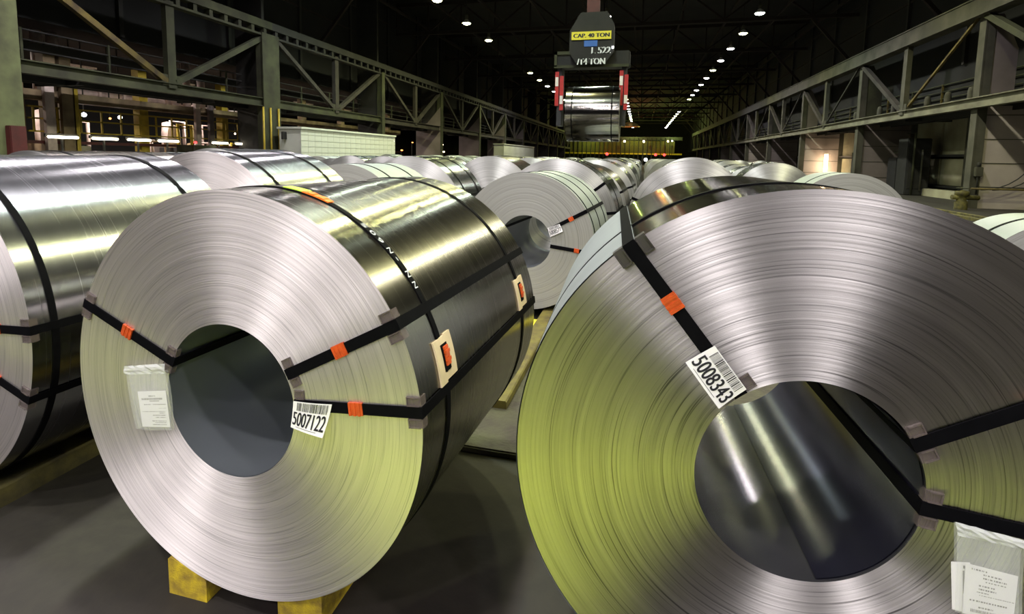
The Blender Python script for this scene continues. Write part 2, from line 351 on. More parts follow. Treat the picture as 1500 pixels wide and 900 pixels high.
def bilin(c, s, t):       # c = TL, TR, BR, BL in (u, z); s right, t down
    a = [c[0][i]*(1-s)+c[1][i]*s for i in (0, 1)]; b = [c[3][i]*(1-s)+c[2][i]*s for i in (0, 1)]
    return [a[i]*(1-t)+b[i]*t for i in (0, 1)]
def barcode_tag(parent, corners, num, zoff, label, y=-.012, curl=.02):
    def pos(s, t, lift=0.):
        u, z = bilin(corners, s, t)
        return (u, y - curl*t*t*(.4+.6*s) - .004*sin(s*PI) - lift, z)
    o = None
    bm = bmesh.new(); n = 12
    for lift, fl in ((0, 0), (-.0012, 1)):
        g = [[bm.verts.new(pos(i/n, j/n, lift)) for i in range(n+1)] for j in range(n+1)]
        for j in range(n):
            for i in range(n):
                q = (g[j][i], g[j][i+1], g[j+1][i+1], g[j+1][i]); bm.faces.new(q if fl else q[::-1])
    o = link('barcode_tag', bm, 'white', parent, (0, 0, zoff)); o['label'] = label
    bm = bmesh.new()
    def quad(s0, s1, t0, t1):
        k = 3
        for i in range(k):
            a, b = s0+(s1-s0)*i/k, s0+(s1-s0)*(i+1)/k
            bm.faces.new([bm.verts.new(pos(s, t, .0012)) for s, t in ((a, t0), (a, t1), (b, t1), (b, t0))])
    rnd = random.Random(num); s = .12
    while s < .93:
        wv = rnd.choice((.008, .008, .014, .020)); 
        for q in range(3): bm.faces.new([bm.verts.new(pos(*p, .0012)) for p in ((s, .03+.1*q), (s, .13+.1*q), (s+wv, .13+.1*q), (s+wv, .03+.1*q))])
        s += wv + rnd.choice((.010, .016, .020))
    quad(.16, .78, .905, .918)
    link('barcode', bm, 'ink', o)
    bm = bmesh.new(); tv, tf = text_tris(num)
    vs = []
    for (a, b) in tv: vs.append(bm.verts.new(pos(.045+.91*a, .86-.48*b, .0014)))
    for f in tf:
        try: bm.faces.new([vs[i] for i in f])
        except ValueError: pass
    # embolden: offset copy
    for dx in (-.007, .007):
        v2 = [bm.verts.new(pos(.045+.91*a+dx, .86-.48*b, .0016)) for a, b in tv]
        for f in tf:
            try: bm.faces.new([v2[i] for i in f])
            except ValueError: pass
    link('number', bm, 'ink', o)
    return o

def pouch(loc, yaw, top, body, papers, label):
    """clear document pouch hanging on the end face; coordinates are (u, z) in the plane of the face"""
    t = root('document_pouch', loc, -yaw, label, 'pouch')
    bm = bmesh.new(); n = 14
    def P(c, s, tt, yy): u, z = bilin(c, s, tt); return (u, yy, z)
    for y0, amp in ((-.008, .0), (-.020, .008)):
        g = [[bm.verts.new(P(body, i/n, j/n, y0 - amp*sin(PI*i/n)*(.5+.5*sin(PI*j/n)) - .003*sin(9*i/n+4*j/n))) for i in range(n+1)] for j in range(n+1)]
        for j in range(n):
            for i in range(n): bm.faces.new((g[j][i], g[j+1][i], g[j+1][i+1], g[j][i+1])).smooth = True
    link('clear_sleeve', bm, 'film', t)
    bm = bmesh.new()
    rnd = random.Random(label); m = 10
    g = [[bm.verts.new(P(top, i/m, j/4, -.020 - .006*rnd.random() - .004*sin(j/4*PI))) for i in range(m+1)] for j in range(5)]
    for j in range(4):
        for i in range(m): bm.faces.new((g[j][i], g[j+1][i], g[j+1][i+1], g[j][i+1]))
    link('folded_flap', bm, 'filmt', t)
    for c, yy, rows, head in papers:
        bm = bmesh.new(); k = 4
        for lift in (0, .0008):
            g = [[bm.verts.new(P(c, i/k, j/k, yy+lift)) for i in range(k+1)] for j in range(k+1)]
            for j in range(k):
                for i in range(k): bm.faces.new((g[j][i], g[j+1][i], g[j+1][i+1], g[j][i+1]))
        pp = link('paper_sheet', bm, 'white', t)
        bm = bmesh.new()
        for (t0, t1, s0, s1, dens) in rows:
            s = s0
            while s < s1:
                wv = rnd.uniform(.012, .05) if dens < 2 else rnd.uniform(.008, .02)
                bm.faces.new([bm.verts.new(P(c, a, b, yy-.0008)) for a, b in ((s, t0), (s, t1), (min(s+wv, s1), t1), (min(s+wv, s1), t0))])
                s += wv + (rnd.uniform(.008, .03) if dens < 2 else rnd.uniform(.008, .016))
        if head:
            for a, b, c_, d in head: bm.faces.new([bm.verts.new(P(c, p, q, yy-.0009)) for p, q in ((a, c_), (a, d), (b, d), (b, c_))])
        link('printing', bm, 'inkf', pp)
    return t

# ================================================================= SETTING
XL, XR = -19.3, 13.5
FARY = 190.
bm = bmesh.new(); bx(bm, -60, 20, -30, FARY, -.3, 0); struct('floor', bm, 'floor')
bm = bmesh.new(); bx(bm, -1.15, 20, 3.02, 5.3, 0, .045, bev=.01); fs = struct('trim_1', bm, 'slab', label='raised dusty concrete slab edge between the two front coils')
bm = bmesh.new(); bx(bm, -1.32, .05, -6, 1.25, 0, .012); struct('trim_2', bm, 'bounce', label='unseen yellow-green floor strip added to tint the coil faces')  # unseen reflector strip, added to throw yellow-green onto the coil faces
bm = bmesh.new(); bx(bm, -60, 20, -30, FARY, 15.6, 15.9); struct('ceiling', bm, 'roofm')
# far wall
bm = bmesh.new(); bx(bm, -60, 20, FARY, FARY+.4, 0, 16)
struct('wall_back', bm, 'siding')
bm = bmesh.new(); bx(bm, -60, 20, -30.4, -30, 0, 16); struct('wall_front', bm, 'siding')
# right wall: panels between y posts
bm = bmesh.new(); bx(bm, 17.0, 17.3, -30, FARY, 0, 4.6); struct('wall_right', bm, 'siding')
bm = bmesh.new(); bx(bm, 15.2, 15.5, -30, FARY, 4.6, 15.6)
struct('trim_3', bm, 'siding', label='dark upper siding on the right above the catwalk')
bm = bmesh.new(); bx(bm, -22.3, -22.0, -30, FARY, 6.6, 15.6)
struct('wall_left', bm, 'siding')

def part(name, bm, m, parent, **k): return link(name, bm, m, parent, **k)

# right wall panels (each a part)
wr = root('wall_panelling', (0, 0, 0), 0, 'beige panelled lower wall with dark rails behind the right-hand columns', 'wall panelling')
pan = None
for k in range(-1, 26):
    y0 = 20.6+k*3.15
    for (z0, z1, mm) in ((.65, 2.15, 'wallp'), (2.35, 4.4, 'wallp')):
        bm = bmesh.new(); bx(bm, 16.88, 17.0, y0+.06, y0+3.05, z0, z1, bev=.02)
        part('wall_panel', bm, mm, wr)
for z in (.5, 2.25): 
    bm = bmesh.new(); bx(bm, 16.6, 16.9, 14, 110, z, z+.13); part('wall_rail', bm, 'blackm', wr)
for k in range(14):
    bm = bmesh.new(); bx(bm, 16.55, 16.9, 20.45+k*6.3, 20.8+k*6.3, 0, 4.4); part('wall_post', bm, 'steell', wr)
bm = bmesh.new(); bx(bm, 15.9, 17, 14, 110, 0, .42); part('wall_kerb', bm, 'wallp', wr)

# ---------------- runway trusses
def truss(side):
    X = XL if side < 0 else XR
    lab = 'long steel crane runway truss along the %s side of the hall' % ('left' if side < 0 else 'right')
    t = root('crane_runway_truss', (X, 0, 0), 0, lab, 'truss')
    zl, zu = (4.47, 8.35) if side < 0 else (4.42, 8.38)
    y00 = (-.3 if side < 0 else 1.7); step = 12.6
    mc = 'steelg' if side < 0 else 'steell'
    n = 12
    for k in range(-1, n):
        ya, yb = y00+k*step, y00+(k+1)*step; ym = (ya+yb)/2  # farther bays take darker steel: their dimness is put into the colour
        bm = bmesh.new(); bx(bm, -.16, .16, ya, yb, zl-.22, zl-.18); bx(bm, -.16, .16, ya, yb, zl+.18, zl+.22); bx(bm, -.03*side-.02, -.03*side+.02, ya, yb, zl-.18, zl+.18)
        part('lower_chord', bm, ('steelb' if side > 0 and k < 6 else mc) if k < 3 or side > 0 else 'brownst', t)
        bm = bmesh.new()
        if side < 0:
            bx(bm, -.2, .2, ya, yb, zu-.08, zu+.3); bx(bm, -.2, .2, ya, yb, zu-.50, zu-.40)
            for j in range(14): bx(bm, -.15, .15, ya+.3+j*.9, ya+.5+j*.9, zu-.42, zu-.06)
        else:
            bx(bm, -.25, .25, ya, yb, zu-.36, zu+.32)
            bx(bm, -.3, .3, ya, yb, zu+.32, zu+.38); bx(bm, -.3, .3, ya, yb, zu-.42, zu-.36)
        part('upper_chord', bm, 'steeld' if k > (1 if side < 0 else 4) else mc, t)
        bm = bmesh.new(); bx(bm, -.12, .12, ym-.20, ym+.20, zl, zu-.3); part('post', bm, ('steelg' if k < 2 else 'brownst') if side < 0 else 'steell', t)
        if k < 10:
            bm = bmesh.new(); bx(bm, -.1, .1, ym-.5, ym+.5, zl+.1, zl+.55); part('gusset_plate', bm, mc, t)
        w1 = .10 if side > 0 else .22
        bm = bmesh.new(); bar(bm, (0, ya+.3, zu-.4), (0, ym-.2, zl+.25), w1, w1); part('diagonal', bm, 'rusty' if (k == 1 if side < 0 else k in (1, 2)) else ('brownst' if side < 0 else 'steeld'), t)
        bm = bmesh.new(); bar(bm, (0, yb-.3, zu-.4), (0, ym+.2, zl+.25), .24, .24); part('diagonal', bm, 'steelg' if k < 2 else 'brownst', t)
    # catwalk and rail outside the truss
    s = -1 if side < 0 else 1
    wlk = root('catwalk', (X+s*1.6, 0, 0), 0, 'grated catwalk with thin handrails behind the %s runway truss' % ('left' if side < 0 else 'right'), 'catwalk')
    bm = bmesh.new(); bx(bm, -1.1, 1.1, -11, 150, zl-.05, zl); 
    for j in range(30): bx(bm, -1.1, 1.1, -10+j*6.3, -9.85+j*6.3, zl-.3, zl-.05)
    bx(bm, -.3, -.2, -11, 150, zl-.3, zl-.05); bx(bm, .3, .4, -11, 150, zl-.3, zl-.05)
    part('deck', bm, 'steeld', wlk)
    for q in (.45, .8, 1.15, 1.5):
        bm = bmesh.new(); tube(bm, [(0, -11, zl+q), (0, 150, zl+q)], .035, 6); part('handrail', bm, 'steeld' if side < 0 else 'steelg', wlk)
    for j in range(50):
        bm = bmesh.new(); bx(bm, -.04, .04, -8+j*3.15, -7.92+j*3.15, zl, zl+1.55); part('rail_post', bm, 'steelg' if side < 0 else ('rusty' if j % 2 else 'steelg'), wlk)
truss(-1); truss(1)

def column_left(y, label, w=.5, broad=False):
    t = root('steel_column', (XL, y, 0), 0, label, 'column')
    bm = bmesh.new()
    bx(bm, -.22, .22, -w/2, -w/2+.06, 0, 8.0); bx(bm, -.22, .22, w/2-.06, w/2, 0, 8.0); bx(bm, -.03, .03, -w/2+.06, w/2-.06, 0, 8.0)
    bx(bm, .18, .24, -w/2-.05, w/2+.05, 0, 8.0)
    part('shaft', bm, 'steelgr' if y < 20 else 'steelg', t)
    bm = bmesh.new(); bx(bm, -1.9, -.22, -.10, .10, 0, 15.0); part('rear_leg', bm, 'steeld', t)
    if broad:
        bm = bmesh.new(); prism(bm, [(.2, 0), (.2, 6.6), (-1.2, 5.0), (-2.4, 4.6), (-2.4, 0)], -w/2-.03, -w/2-.0); part('web_plate', bm, 'wallw2', t)
    bm = bmesh.new(); bx(bm, -.4, .4, -.5, .5, 0, .25); part('base_plate', bm, 'steeld', t)
    return t
names_l = ['pale green steel column at the left edge of the picture', 'green-grey steel column left of the white block shed', 'slender steel column rising behind the white block shed', 'steel column with a broad pinkish plate right of the white shed']
for i, k in enumerate((1, 2, 3, 4)):
    column_left((12.33, 24.7, 37.4, 49.75)[i], names_l[i], (.85, 1.2, .35, .5)[i], i == 3)
for k in range(5, 12):
    column_left(-.3+k*12.6, 'small distant steel column of the left truss row', .5, True)['group'] = 'distant columns on the left'
bm = bmesh.new(); bx(bm, -.3, .1, -.18, .28, 0, 2.55, bev=.02)
tag(link('red_cabinet', bm, 'redd', None, (XL+.35, 12.42, 0)), 'dark red upright box against the left edge column', 'cabinet')

def column_right(y, label, i):
    t = root('steel_column', (XR+.05, y, 0), 0, label, 'column')
    bm = bmesh.new(); bx(bm, -.0, .34, -.20, -.14, 0, 8.1); bx(bm, -.0, .34, .14, .20, 0, 8.1); bx(bm, .14, .20, -.14, .14, 0, 8.1); bx(bm, -.03, .03, -.22, .22, 0, 8.1)
    part('shaft', bm, 'steell', t)
    bm = bmesh.new(); prism(bm, [(.34, 0), (.34, 4.3), (1.7, 4.3), (3.3, 4.3), (3.3, 0)], -.10, .0); part('web_plate', bm, 'wallw3' if i % 2 == 0 else 'wallw2', t)  # every other plate brighter, its lit look put into the colour
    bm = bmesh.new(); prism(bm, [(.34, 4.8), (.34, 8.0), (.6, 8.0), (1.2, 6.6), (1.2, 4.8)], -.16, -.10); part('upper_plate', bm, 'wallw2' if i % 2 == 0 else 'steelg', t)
    bm = bmesh.new(); bx(bm, 1.75, 2.0, -.2, .2, 4.3, 15.5); part('rear_leg', bm, 'steeld', t)
    for z in (.9, 1.9, 2.9, 3.9):
        bm = bmesh.new(); bx(bm, .26, 3.3, -.125, -.10, z, z+.03); part('stiffener', bm, 'steell', t)
    return t
names_r = ['broad pinkish steel column near the right edge', 'slim pale column, second from the right edge, beside dark machinery', 'third steel column from the right edge with pinkish plate coloured as if lit']
for k in range(2, 12):
    c = column_right(1.7+k*12.6, names_r[k-2] if k < 5 else 'small distant steel column of the right truss row', k)
    if k >= 5: c['group'] = 'distant columns on the right'

# ---------------- roof trusses and purlins
rg = 0
for k in range(0, 14):
    y = 8+12.6*k
    t = root('roof_truss', (0, y, 0), 0, 'dark brown lattice roof truss crossing the hall, %s' % ('nearest the camera' if k == 0 else 'deeper in the hall'), 'roof truss', None if k == 0 else 'roof trusses down the hall')
    bm = bmesh.new(); bx(bm, -22, 15.2, -.12, .12, 12.6, 12.85); part('lower_member', bm, 'roofst', t)
    bm = bmesh.new(); bx(bm, -22, 15.2, -.12, .12, 15.1, 15.4); part('upper_member', bm, 'roofst', t)
    nb = 12
    for j in range(nb):
        xa = -22+37.2*j/nb; xb = -22+37.2*(j+1)/nb
        bm = bmesh.new(); bar(bm, (xa, 0, 12.8 if j % 2 else 15.2), (xb, 0, 15.2 if j % 2 else 12.8), .14); part('lattice_brace', bm, 'roofst', t)
        bm = bmesh.new(); bx(bm, xa-.06, xa+.06, -.06, .06, 12.8, 15.2); part('lattice_post', bm, 'roofst', t)
    for s, xa in ((1, -22), (-1, 15.2)):
        bm = bmesh.new(); bar(bm, (xa, 0, 9.0), (xa+s*3.1, 0, 12.6), .2); part('knee_brace', bm, 'roofst', t)
pr = root('purlins', (0, 0, 0), 0, 'long thin dark purlins under the roof running down the hall', 'purlins')
for j in range(10):
    bm = bmesh.new(); bx(bm, -20+j*3.8-.07, -20+j*3.8+.07, 0, 180, 13.6, 13.8); part('purlin', bm, 'roofst', pr)
for side, X, s in (('left', -22.0, 1), ('right', 15.2, -1)):
    g = root('wall_girts', (X, 0, 0), 0, 'faint girts and posts on the dark upper siding, %s side' % side, 'girts')
    for z in (9.4, 11.3, 13.2):
        bm = bmesh.new(); bx(bm, min(0, s*.1), max(0, s*.1), 0, 180, z, z+.1); part('girt', bm, 'roofst', g)
    for j in range(28):
        bm = bmesh.new(); bx(bm, min(0, s*.16), max(0, s*.16), 6+j*6.3, 6.2+j*6.3, 6.7, 15.4); part('wall_post', bm, 'steeld', g)

# ---------------- high-bay lamps
lens = {}
def highbay_bms():
    b1 = bmesh.new(); lathe(b1, [(.001, .62), (.10, .62), (.13, .58), (.13, .36), (.07, .32), (.09, .30)], 16)
    b2 = bmesh.new(); lathe(b2, [(.09, .30), (.14, .26), (.24, .14), (.32, .03), (.33, 0)], 20)
    b3 = bmesh.new(); lathe(b3, [(.305, .005), (.26, -.06), (.15, -.10), (.001, -.115)], 20)
    b4 = bmesh.new(); bx(b4, -.015, .015, -.015, .015, .62, 3.76)
    return b1, b2, b3, b4
me_ = []
for nm, b, mm in zip(('ballast', 'reflector', 'lens', 'hanger'), highbay_bms(), ('steell', 'whitep', None, 'steeld')):
    me = bpy.data.meshes.new(nm); b.to_mesh(me); b.free()
    if mm: me.materials.append(MT[mm])
    me_.append((nm, me))
lensme = {}
for k in TINT:
    m3 = me_[2][1].copy(); m3.materials.append(MT['lens_'+k]); lensme[k] = m3
ROWS = [(-13.2, 'left'), (-2.75, 'middle'), (7.45, 'right')]
seq = {'left': 'wwwwwwwwgyyyggyywwgy', 'middle': 'wwwwwgyygywywgyywwgy', 'right': 'wwwwyyywywgywwywwwwy'}
def highbay(x, y, tint, label, group, real):
    t = root('highbay_lamp', (x, y, 11.85), 0, label, 'lamp', group)
    for nm, me in me_:
        o = bpy.data.objects.new(nm, lensme[tint] if nm == 'lens' else me); COL.objects.link(o); o.parent = t
    if real:
        ld = bpy.data.lights.new('lamp_light', 'SPOT'); ld.energy = LAMP_W; ld.color = TINT[tint]; ld.spot_size = rad(156); ld.spot_blend = .6; ld.shadow_soft_size = .26
        lo = bpy.data.objects.new('lamp_light', ld); COL.objects.link(lo); lo.parent = t; lo.location = (0, 0, -.14)
ymap = {'left': (33.3, 39, 45, None, None, 63.5, 69.6, 75.6, 82.3), 'middle': (39.4,), 'right': (40.5, 46.3, 52.5, 58.5, 64.3, 70.5, 77, 83.5, 89.6, 95.6)}
for x, side in ROWS:
    for k in range(-4, 30):
        y = 3.2+6.05*k if side != 'right' else 4.2+6.05*k
        if side == 'left' and k in (8, 9): continue                 # dark gap in the row
        if side == 'middle' and (6 < k < 15): continue              # hidden behind the crane, unlit
        if side == 'right' and k in (16, 17, 18): continue
        s = seq[side][(k+4) % 20]
        vis = k >= 5
        ords = ['topmost', 'second from the top', 'third from the top', 'fourth from the top', 'fifth from the top', 'sixth from the top', 'seventh from the top', 'eighth from the top', 'ninth from the top', 'tenth from the top']
        k0 = {'left': 5, 'middle': 6, 'right': 6}[side]
        if k < k0 - (0 if side != 'right' else 0):
            lb, gp = 'high-bay lamp of the %s row above the coils nearest the camera' % side, 'near lamps of the %s row' % side
        elif k-k0 < 10 and side != 'middle' or k == k0:
            lb, gp = 'glowing high-bay lamp, %s in view in the %s row' % (ords[k-k0 - (2 if side == 'left' and k > 9 else 0)], side), None
        else:
            lb, gp = 'tiny distant high-bay lamp at the far end of the %s row' % side, 'distant lamps of the %s row' % side
        highbay(x, y, s, lb, gp, k < 13)

# ================================================================= COILS
A = dict(x=-1.4894, y=1.6457, yaw=.05557, R=.8135, L=1.53)
B = dict(x=.4955, y=1.6217, yaw=-.0430, R=.8411, L=1.14)
cA = coil(**A, base=.093, fm='faceA', sm='sheetA', bm_='boreA', detail=2, straps=(157.8, 28, 6), hoops=(.215, 1.26), holeoff=(-.014, -.008), sealr=.56,
          label='large olive-grey steel coil in front left of centre, barcode tag 5007122')
cB = coil(**B, base=.103, fm='faceB', sm='sheetB', bm_='boreB', detail=2, straps=(128, 28.2, -6.6), hoops=(.34,), holeoff=(.005, -.0085), sealr=.63,
          label='largest coil filling the right foreground, glossy bore, barcode tag 5008343')
cC = coil(-3.55, 1.82, .06, .86, 1.3, base=.1, fm='faceA', sm='sheetC', detail=2, straps=(4, -19), hoops=(.10, 1.07), sealr=.63, label='silver coil cut off by the left edge of the picture')
cD = coil(-1.24, 5.9, .07, .79, 1.25, fm='faceM', sm='sheetP', detail=1, straps=(29, -6, 150), hoops=(.08, .52, 1.0), sealr=.60, label='pale matt grey coil behind, in the gap between the two front coils')
cE = coil(-3.54, 3.67, .05, .88, 1.1, fm='faceA', sm='sheetC', detail=1, straps=(10,), hoops=(.165, .87), label='silver coil behind the left-edge coil, two hoop straps on top')
coil(-5.35, 3.6, .05, .87, 1.3, fm='faceF', sm='sheetA', detail=1, hoops=(.2, 1.0), label='olive coil top glimpsed behind the left-edge coil')
coil(-5.14, 5.5, .05, .90, 1.2, fm='faceF', sm='sheetK', detail=1, hoops=(.2,), label='pale coil rim peeping over the silver coil with two hoops')
coil(-3.38, 5.6, .05, .82, 1.1, fm='faceM', sm='sheetP', detail=1, hoops=(.25, .8), label='pinkish-grey coil with pale wrap behind the large olive-grey coil')
coil(-3.32, 7.31, .05, .87, 1.0, fm='faceF', sm='sheetK', detail=1, straps=(20,), hoops=(.25, .8), label='bright coil end with charcoal wrap, left of the pale fan-lit coil')
coil(-2.78, 9.82, .05, .88, 1.1, fm='faceF', sm='sheetA', detail=1, straps=(-30,), label='fan-lit bright coil end left of the pale matt coil')
coil(-1.16, 7.68, .05, .87, 1.15, fm='faceF', sm='sheetK', detail=1, straps=(38, 8), hoops=(.5,), label='bright coil rising behind the pale matt grey coil', seals=False)
coil(.72, 8.15, .05, .87, 1.1, fm='faceF', sm='sheetA', detail=1, straps=(160,), label='bright coil end behind the largest coil, just right of the gap', seals=False)
coil(2.96, 8.7, .05, .80, 1.1, fm='faceM', sm='sheetP', detail=1, hoops=(.4,), label='pale matt coil behind the top right of the largest coil')
coil(2.92, 12.96, .05, .86, 1.1, fm='faceF', sm='sheetK', detail=1, label='small bright coil end, third dome from the gap on the right')
coil(3.26, 5.0, .03, .67, .65, fm='faceM', sm='sheetP', detail=1, hoops=(.3,), label='low pale coil at the right edge beneath the wall column')
coil(-1.03, 9.75, .05, .82, 1.1, fm='faceF', sm='sheetA', detail=1, straps=(25, 5), label='coil in the centre column, third behind the pale matt coil', seals=False)
coil(-.95, 11.9, .05, .86, 1.1, fm='faceF', sm='sheetC', detail=1, straps=(20, 0), label='coil in the centre column, fourth behind the pale matt coil', seals=False)
coil(.95, 10.4, .05, .90, 1.1, fm='faceF', sm='sheetC', detail=1, hoops=(.3, .8), label='dark-striped coil just behind the bright coil right of the gap', seals=False)
# distant field: copies of three low-detail coils
protos = []
for fm, sm in (('faceF', 'sheetA'), ('faceF', 'sheetK'), ('faceM', 'sheetP'), ('faceF', 'sheetC')):
    protos.append((fm, sm))
first = {}
taken = [(-1.49, 1.6), (.5, 1.6), (-3.55, 1.8), (-1.24, 5.9), (-3.54, 3.7), (-5.35, 3.6), (-5, 5.5), (-3.38, 5.6), (-3.32, 7.3), (-2.78, 9.82), (-1.16, 7.68), (.72, 8.15), (2.96, 8.7), (2.92, 12.96), (3.26, 5), (-1.1, 9.75), (-.95, 11.9), (.95, 10.4)]
def copy_coil(src, loc, sc):
    r = src.copy(); COL.objects.link(r); r.location = loc; r.scale = (sc, 1, sc)
    for ch in src.children:
        c = ch.copy(); COL.objects.link(c); c.parent = r
    return r
cols = [-15.0, -13.0, -11.0, -9.0, -7.2, -5.1, -3.1, -1.05, .95, 3.0, 5.0, 7.0, 9.2, 11.0]
cnt = 0
FARL = 'distant %s steel coil among the packed rows down the hall'
KN = ['olive-grey', 'charcoal', 'pale matt', 'silver']
for j in range(22):
    yy = 5.7+2.15*j
    if j > 12: yy += (j-12)*1.6
    for i, xx in enumerate(cols):
        x = xx+random.uniform(-.04, .04)+yy*.006; y = yy+random.uniform(-.3, .3)
        if any(abs(x-a) < 1.9 and abs(y-b) < 1.9 for a, b in taken): continue
        if x < -6.5 and y < 6.5: continue
        if x < -.5 and x > -4.5 and y < 9.5: continue
        if x > 4.2 and y < 42: continue
        if -1.0 < x and x < 6 and y < 12: continue
        if x < -9 and y < 10: continue
        if x < -9.5 and 20 < y < 28: continue
        k = random.randrange(4)
        if k not in first:
            first[k] = coil(x, y, .05, .86, 1.3, fm=protos[k][0], sm=protos[k][1], detail=0, hoops=(.3, 1.0), label=FARL % KN[k], group='distant %s coils in the rows' % KN[k])
        else:
            copy_coil(first[k], (x, y, .1), random.uniform(.92, 1.04))
        taken.append((x, y)); cnt += 1

# --- details on coil A
def tagz(c, off=(0, 0)): return c
barcode_tag(cA, [(.297, .048), (.462, .062), (.434, -.059), (.289, -.049)], '5007122', A['R'], 'white barcode tag numbered 5007122')
barcode_tag(cB, [(-.265, .38), (-.172, .259), (-.246, .197), (-.344, .324)], '5008343', B['R'], 'white barcode tag numbered 5008343', curl=.012)
barcode_tag(cD, [(.258, .175), (.398, .229), (.439, .147), (.296, .076)], '5008577', .79, 'small white barcode tag', curl=.01)
def cylquad(bm, R, s0, s1, a0, a1, off, th=.003, n=6, mi=0):
    g = []
    for rr in (R+off, R+off+th):
        g.append([[bm.verts.new((rr*cos(rad(a0+(a1-a0)*i/n)), s, rr*sin(rad(a0+(a1-a0)*i/n)))) for s in (s0, s1)] for i in range(n+1)])
    for i in range(n):
        bm.faces.new((g[1][i][0], g[1][i][1], g[1][i+1][1], g[1][i+1][0])).material_index = mi
        bm.faces.new((g[0][i][0], g[0][i+1][0], g[0][i+1][1], g[0][i][1])).material_index = mi
        for s in (0, 1): bm.faces.new((g[0][i][s], g[1][i][s], g[1][i+1][s], g[0][i+1][s])).material_index = mi
    for i in (0, n): bm.faces.new((g[0][i][0], g[0][i][1], g[1][i][1], g[1][i][0])).material_index = mi
    bmesh.ops.recalc_face_normals(bm, faces=bm.faces)
for s in (.232, 1.275):
    for a, b in ((s-.075, s-.028), (s+.028, s+.075)):
        pass
    bm = bmesh.new(); cylquad(bm, A['R'], s-.075, s-.018, 7.4, 19.2, .001, .007); cylquad(bm, A['R'], s-.018, s+.075, 8.0, 9.8, .001, .007, 2); cylquad(bm, A['R'], s+.022, s+.075, 8.0, 19.6, .001, .007); cylquad(bm, A['R'], s-.018, s+.022, 17.2, 19.3, .001, .007, 2)
    pad = link('buckle_pad', bm, 'card', cA, (0, 0, A['R'])); pad['label'] = 'beige board pad under the hoop buckle'
    bm = bmesh.new(); cylquad(bm, A['R'], s-.03, s+.025, 10.2, 17.4, .003, .006); link('buckle', bm, 'strap', pad)
    bm = bmesh.new()
    for q in range(5): cylquad(bm, A['R'], s-.014, s+.020, 11.6+q*1.05, 12.5+q*1.05, .009, .010 if q % 2 else .006, 2)
    link('strap_seal', bm, 'seal', pad)
bm = bmesh.new(); cylquad(bm, A['R'], .205, .255, 76.5, 83.5, .006, .004)
q = link('lime_tape', bm, 'lime', cA, (0, 0, A['R'])); q['label'] = 'lime green tape flag on the front hoop'
bm = bmesh.new(); 
for i in range(5): cylquad(bm, A['R'], .20, .236, 68+i*1.8, 69.7+i*1.8, .006, .007 if i % 2 else .005, 2)
q = link('hoop_seal', bm, 'orange', cA, (0, 0, A['R'])); q['label'] = 'bright orange seal on the front hoop'
# white lettering on the hoop strap
bm = bmesh.new()
for ch, a in (('S', 56), ('0', 52.8), ('6', 49.8), ('N', 46), ('-', 43), ('N', 38.0), ('N', 34.6)):
    tv, tf = text_tris(ch)
    w_ = 1.9 if ch != '-' else 1.2
    hh = .023 if ch != '-' else .004
    vs = [bm.verts.new(((A['R']+.007)*cos(rad(a+w_*(-.5+p))), .214+hh*(.5-q_), (A['R']+.007)*sin(rad(a+w_*(-.5+p))))) for p, q_ in tv]
    for f in tf:
        try: bm.faces.new([vs[i] for i in f])
        except ValueError: pass
link('strap_lettering', bm, 'inkw', cA, (0, 0, A['R']))
# B: end of the outermost wrap, its pale colour standing in for a reflection, and a loose inner wrap inside the bore
bm = bmesh.new(); cyl_skin(bm, B['R']+.004, .0, B['L'], 60, 0, False, rad(126.5), rad(290))
for s in (1,): pass
link('outer_lap', bm, 'sheetP', cB, (0, 0, B['R']), smooth=True)
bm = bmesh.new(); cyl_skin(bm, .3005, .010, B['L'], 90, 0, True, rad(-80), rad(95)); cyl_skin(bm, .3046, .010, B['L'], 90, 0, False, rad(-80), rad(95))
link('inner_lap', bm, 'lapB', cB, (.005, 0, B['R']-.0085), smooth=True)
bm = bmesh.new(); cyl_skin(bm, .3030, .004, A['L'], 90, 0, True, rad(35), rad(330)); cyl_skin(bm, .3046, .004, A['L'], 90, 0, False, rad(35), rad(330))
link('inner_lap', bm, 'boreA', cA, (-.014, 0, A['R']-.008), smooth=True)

rowsA = [(.12, .15, .38, .62, 1), (.19, .24, .12, .85, 2), (.26, .29, .40, .72, 1), (.36, .38, .18, .42, 1), (.36, .38, .5, .95, 1), (.47, .48, .7, .95, 1), (.56, .575, .1, .9, 1), (.60, .62, .7, .9, 1), (.66, .68, .45, .9, 1), (.72, .74, .55, .9, 1), (.82, .84, .4, .9, 1), (.87, .885, .5, .9, 1), (.92, .94, .4, .9, 1)]
pouch((A['x'], A['y'], .093+A['R']), A['yaw'], [(-.526, .070), (-.303, .112), (-.304, .070), (-.520, .036)], [(-.520, .045), (-.305, .080), (-.286, -.165), (-.485, -.195)],
      [([(-.471, -.034), (-.318, -.006), (-.303, -.158), (-.454, -.182)], -.013, rowsA, None)], 'clear plastic pouch with a delivery slip hanging left of the bore of the front-left coil')
rowsB = [(.06, .09, .12, .42, 1), (.13, .16, .35, .7, 1), (.20, .23, .35, .8, 1), (.27, .29, .4, .8, 1), (.36, .39, .28, .6, 1), (.43, .46, .28, .62, 1), (.50, .52, .25, .5, 1), (.56, .575, .3, .97, 1), (.68, .71, .12, .85, 1), (.80, .83, .3, .6, 1), (.87, .93, .15, .85, 2)]
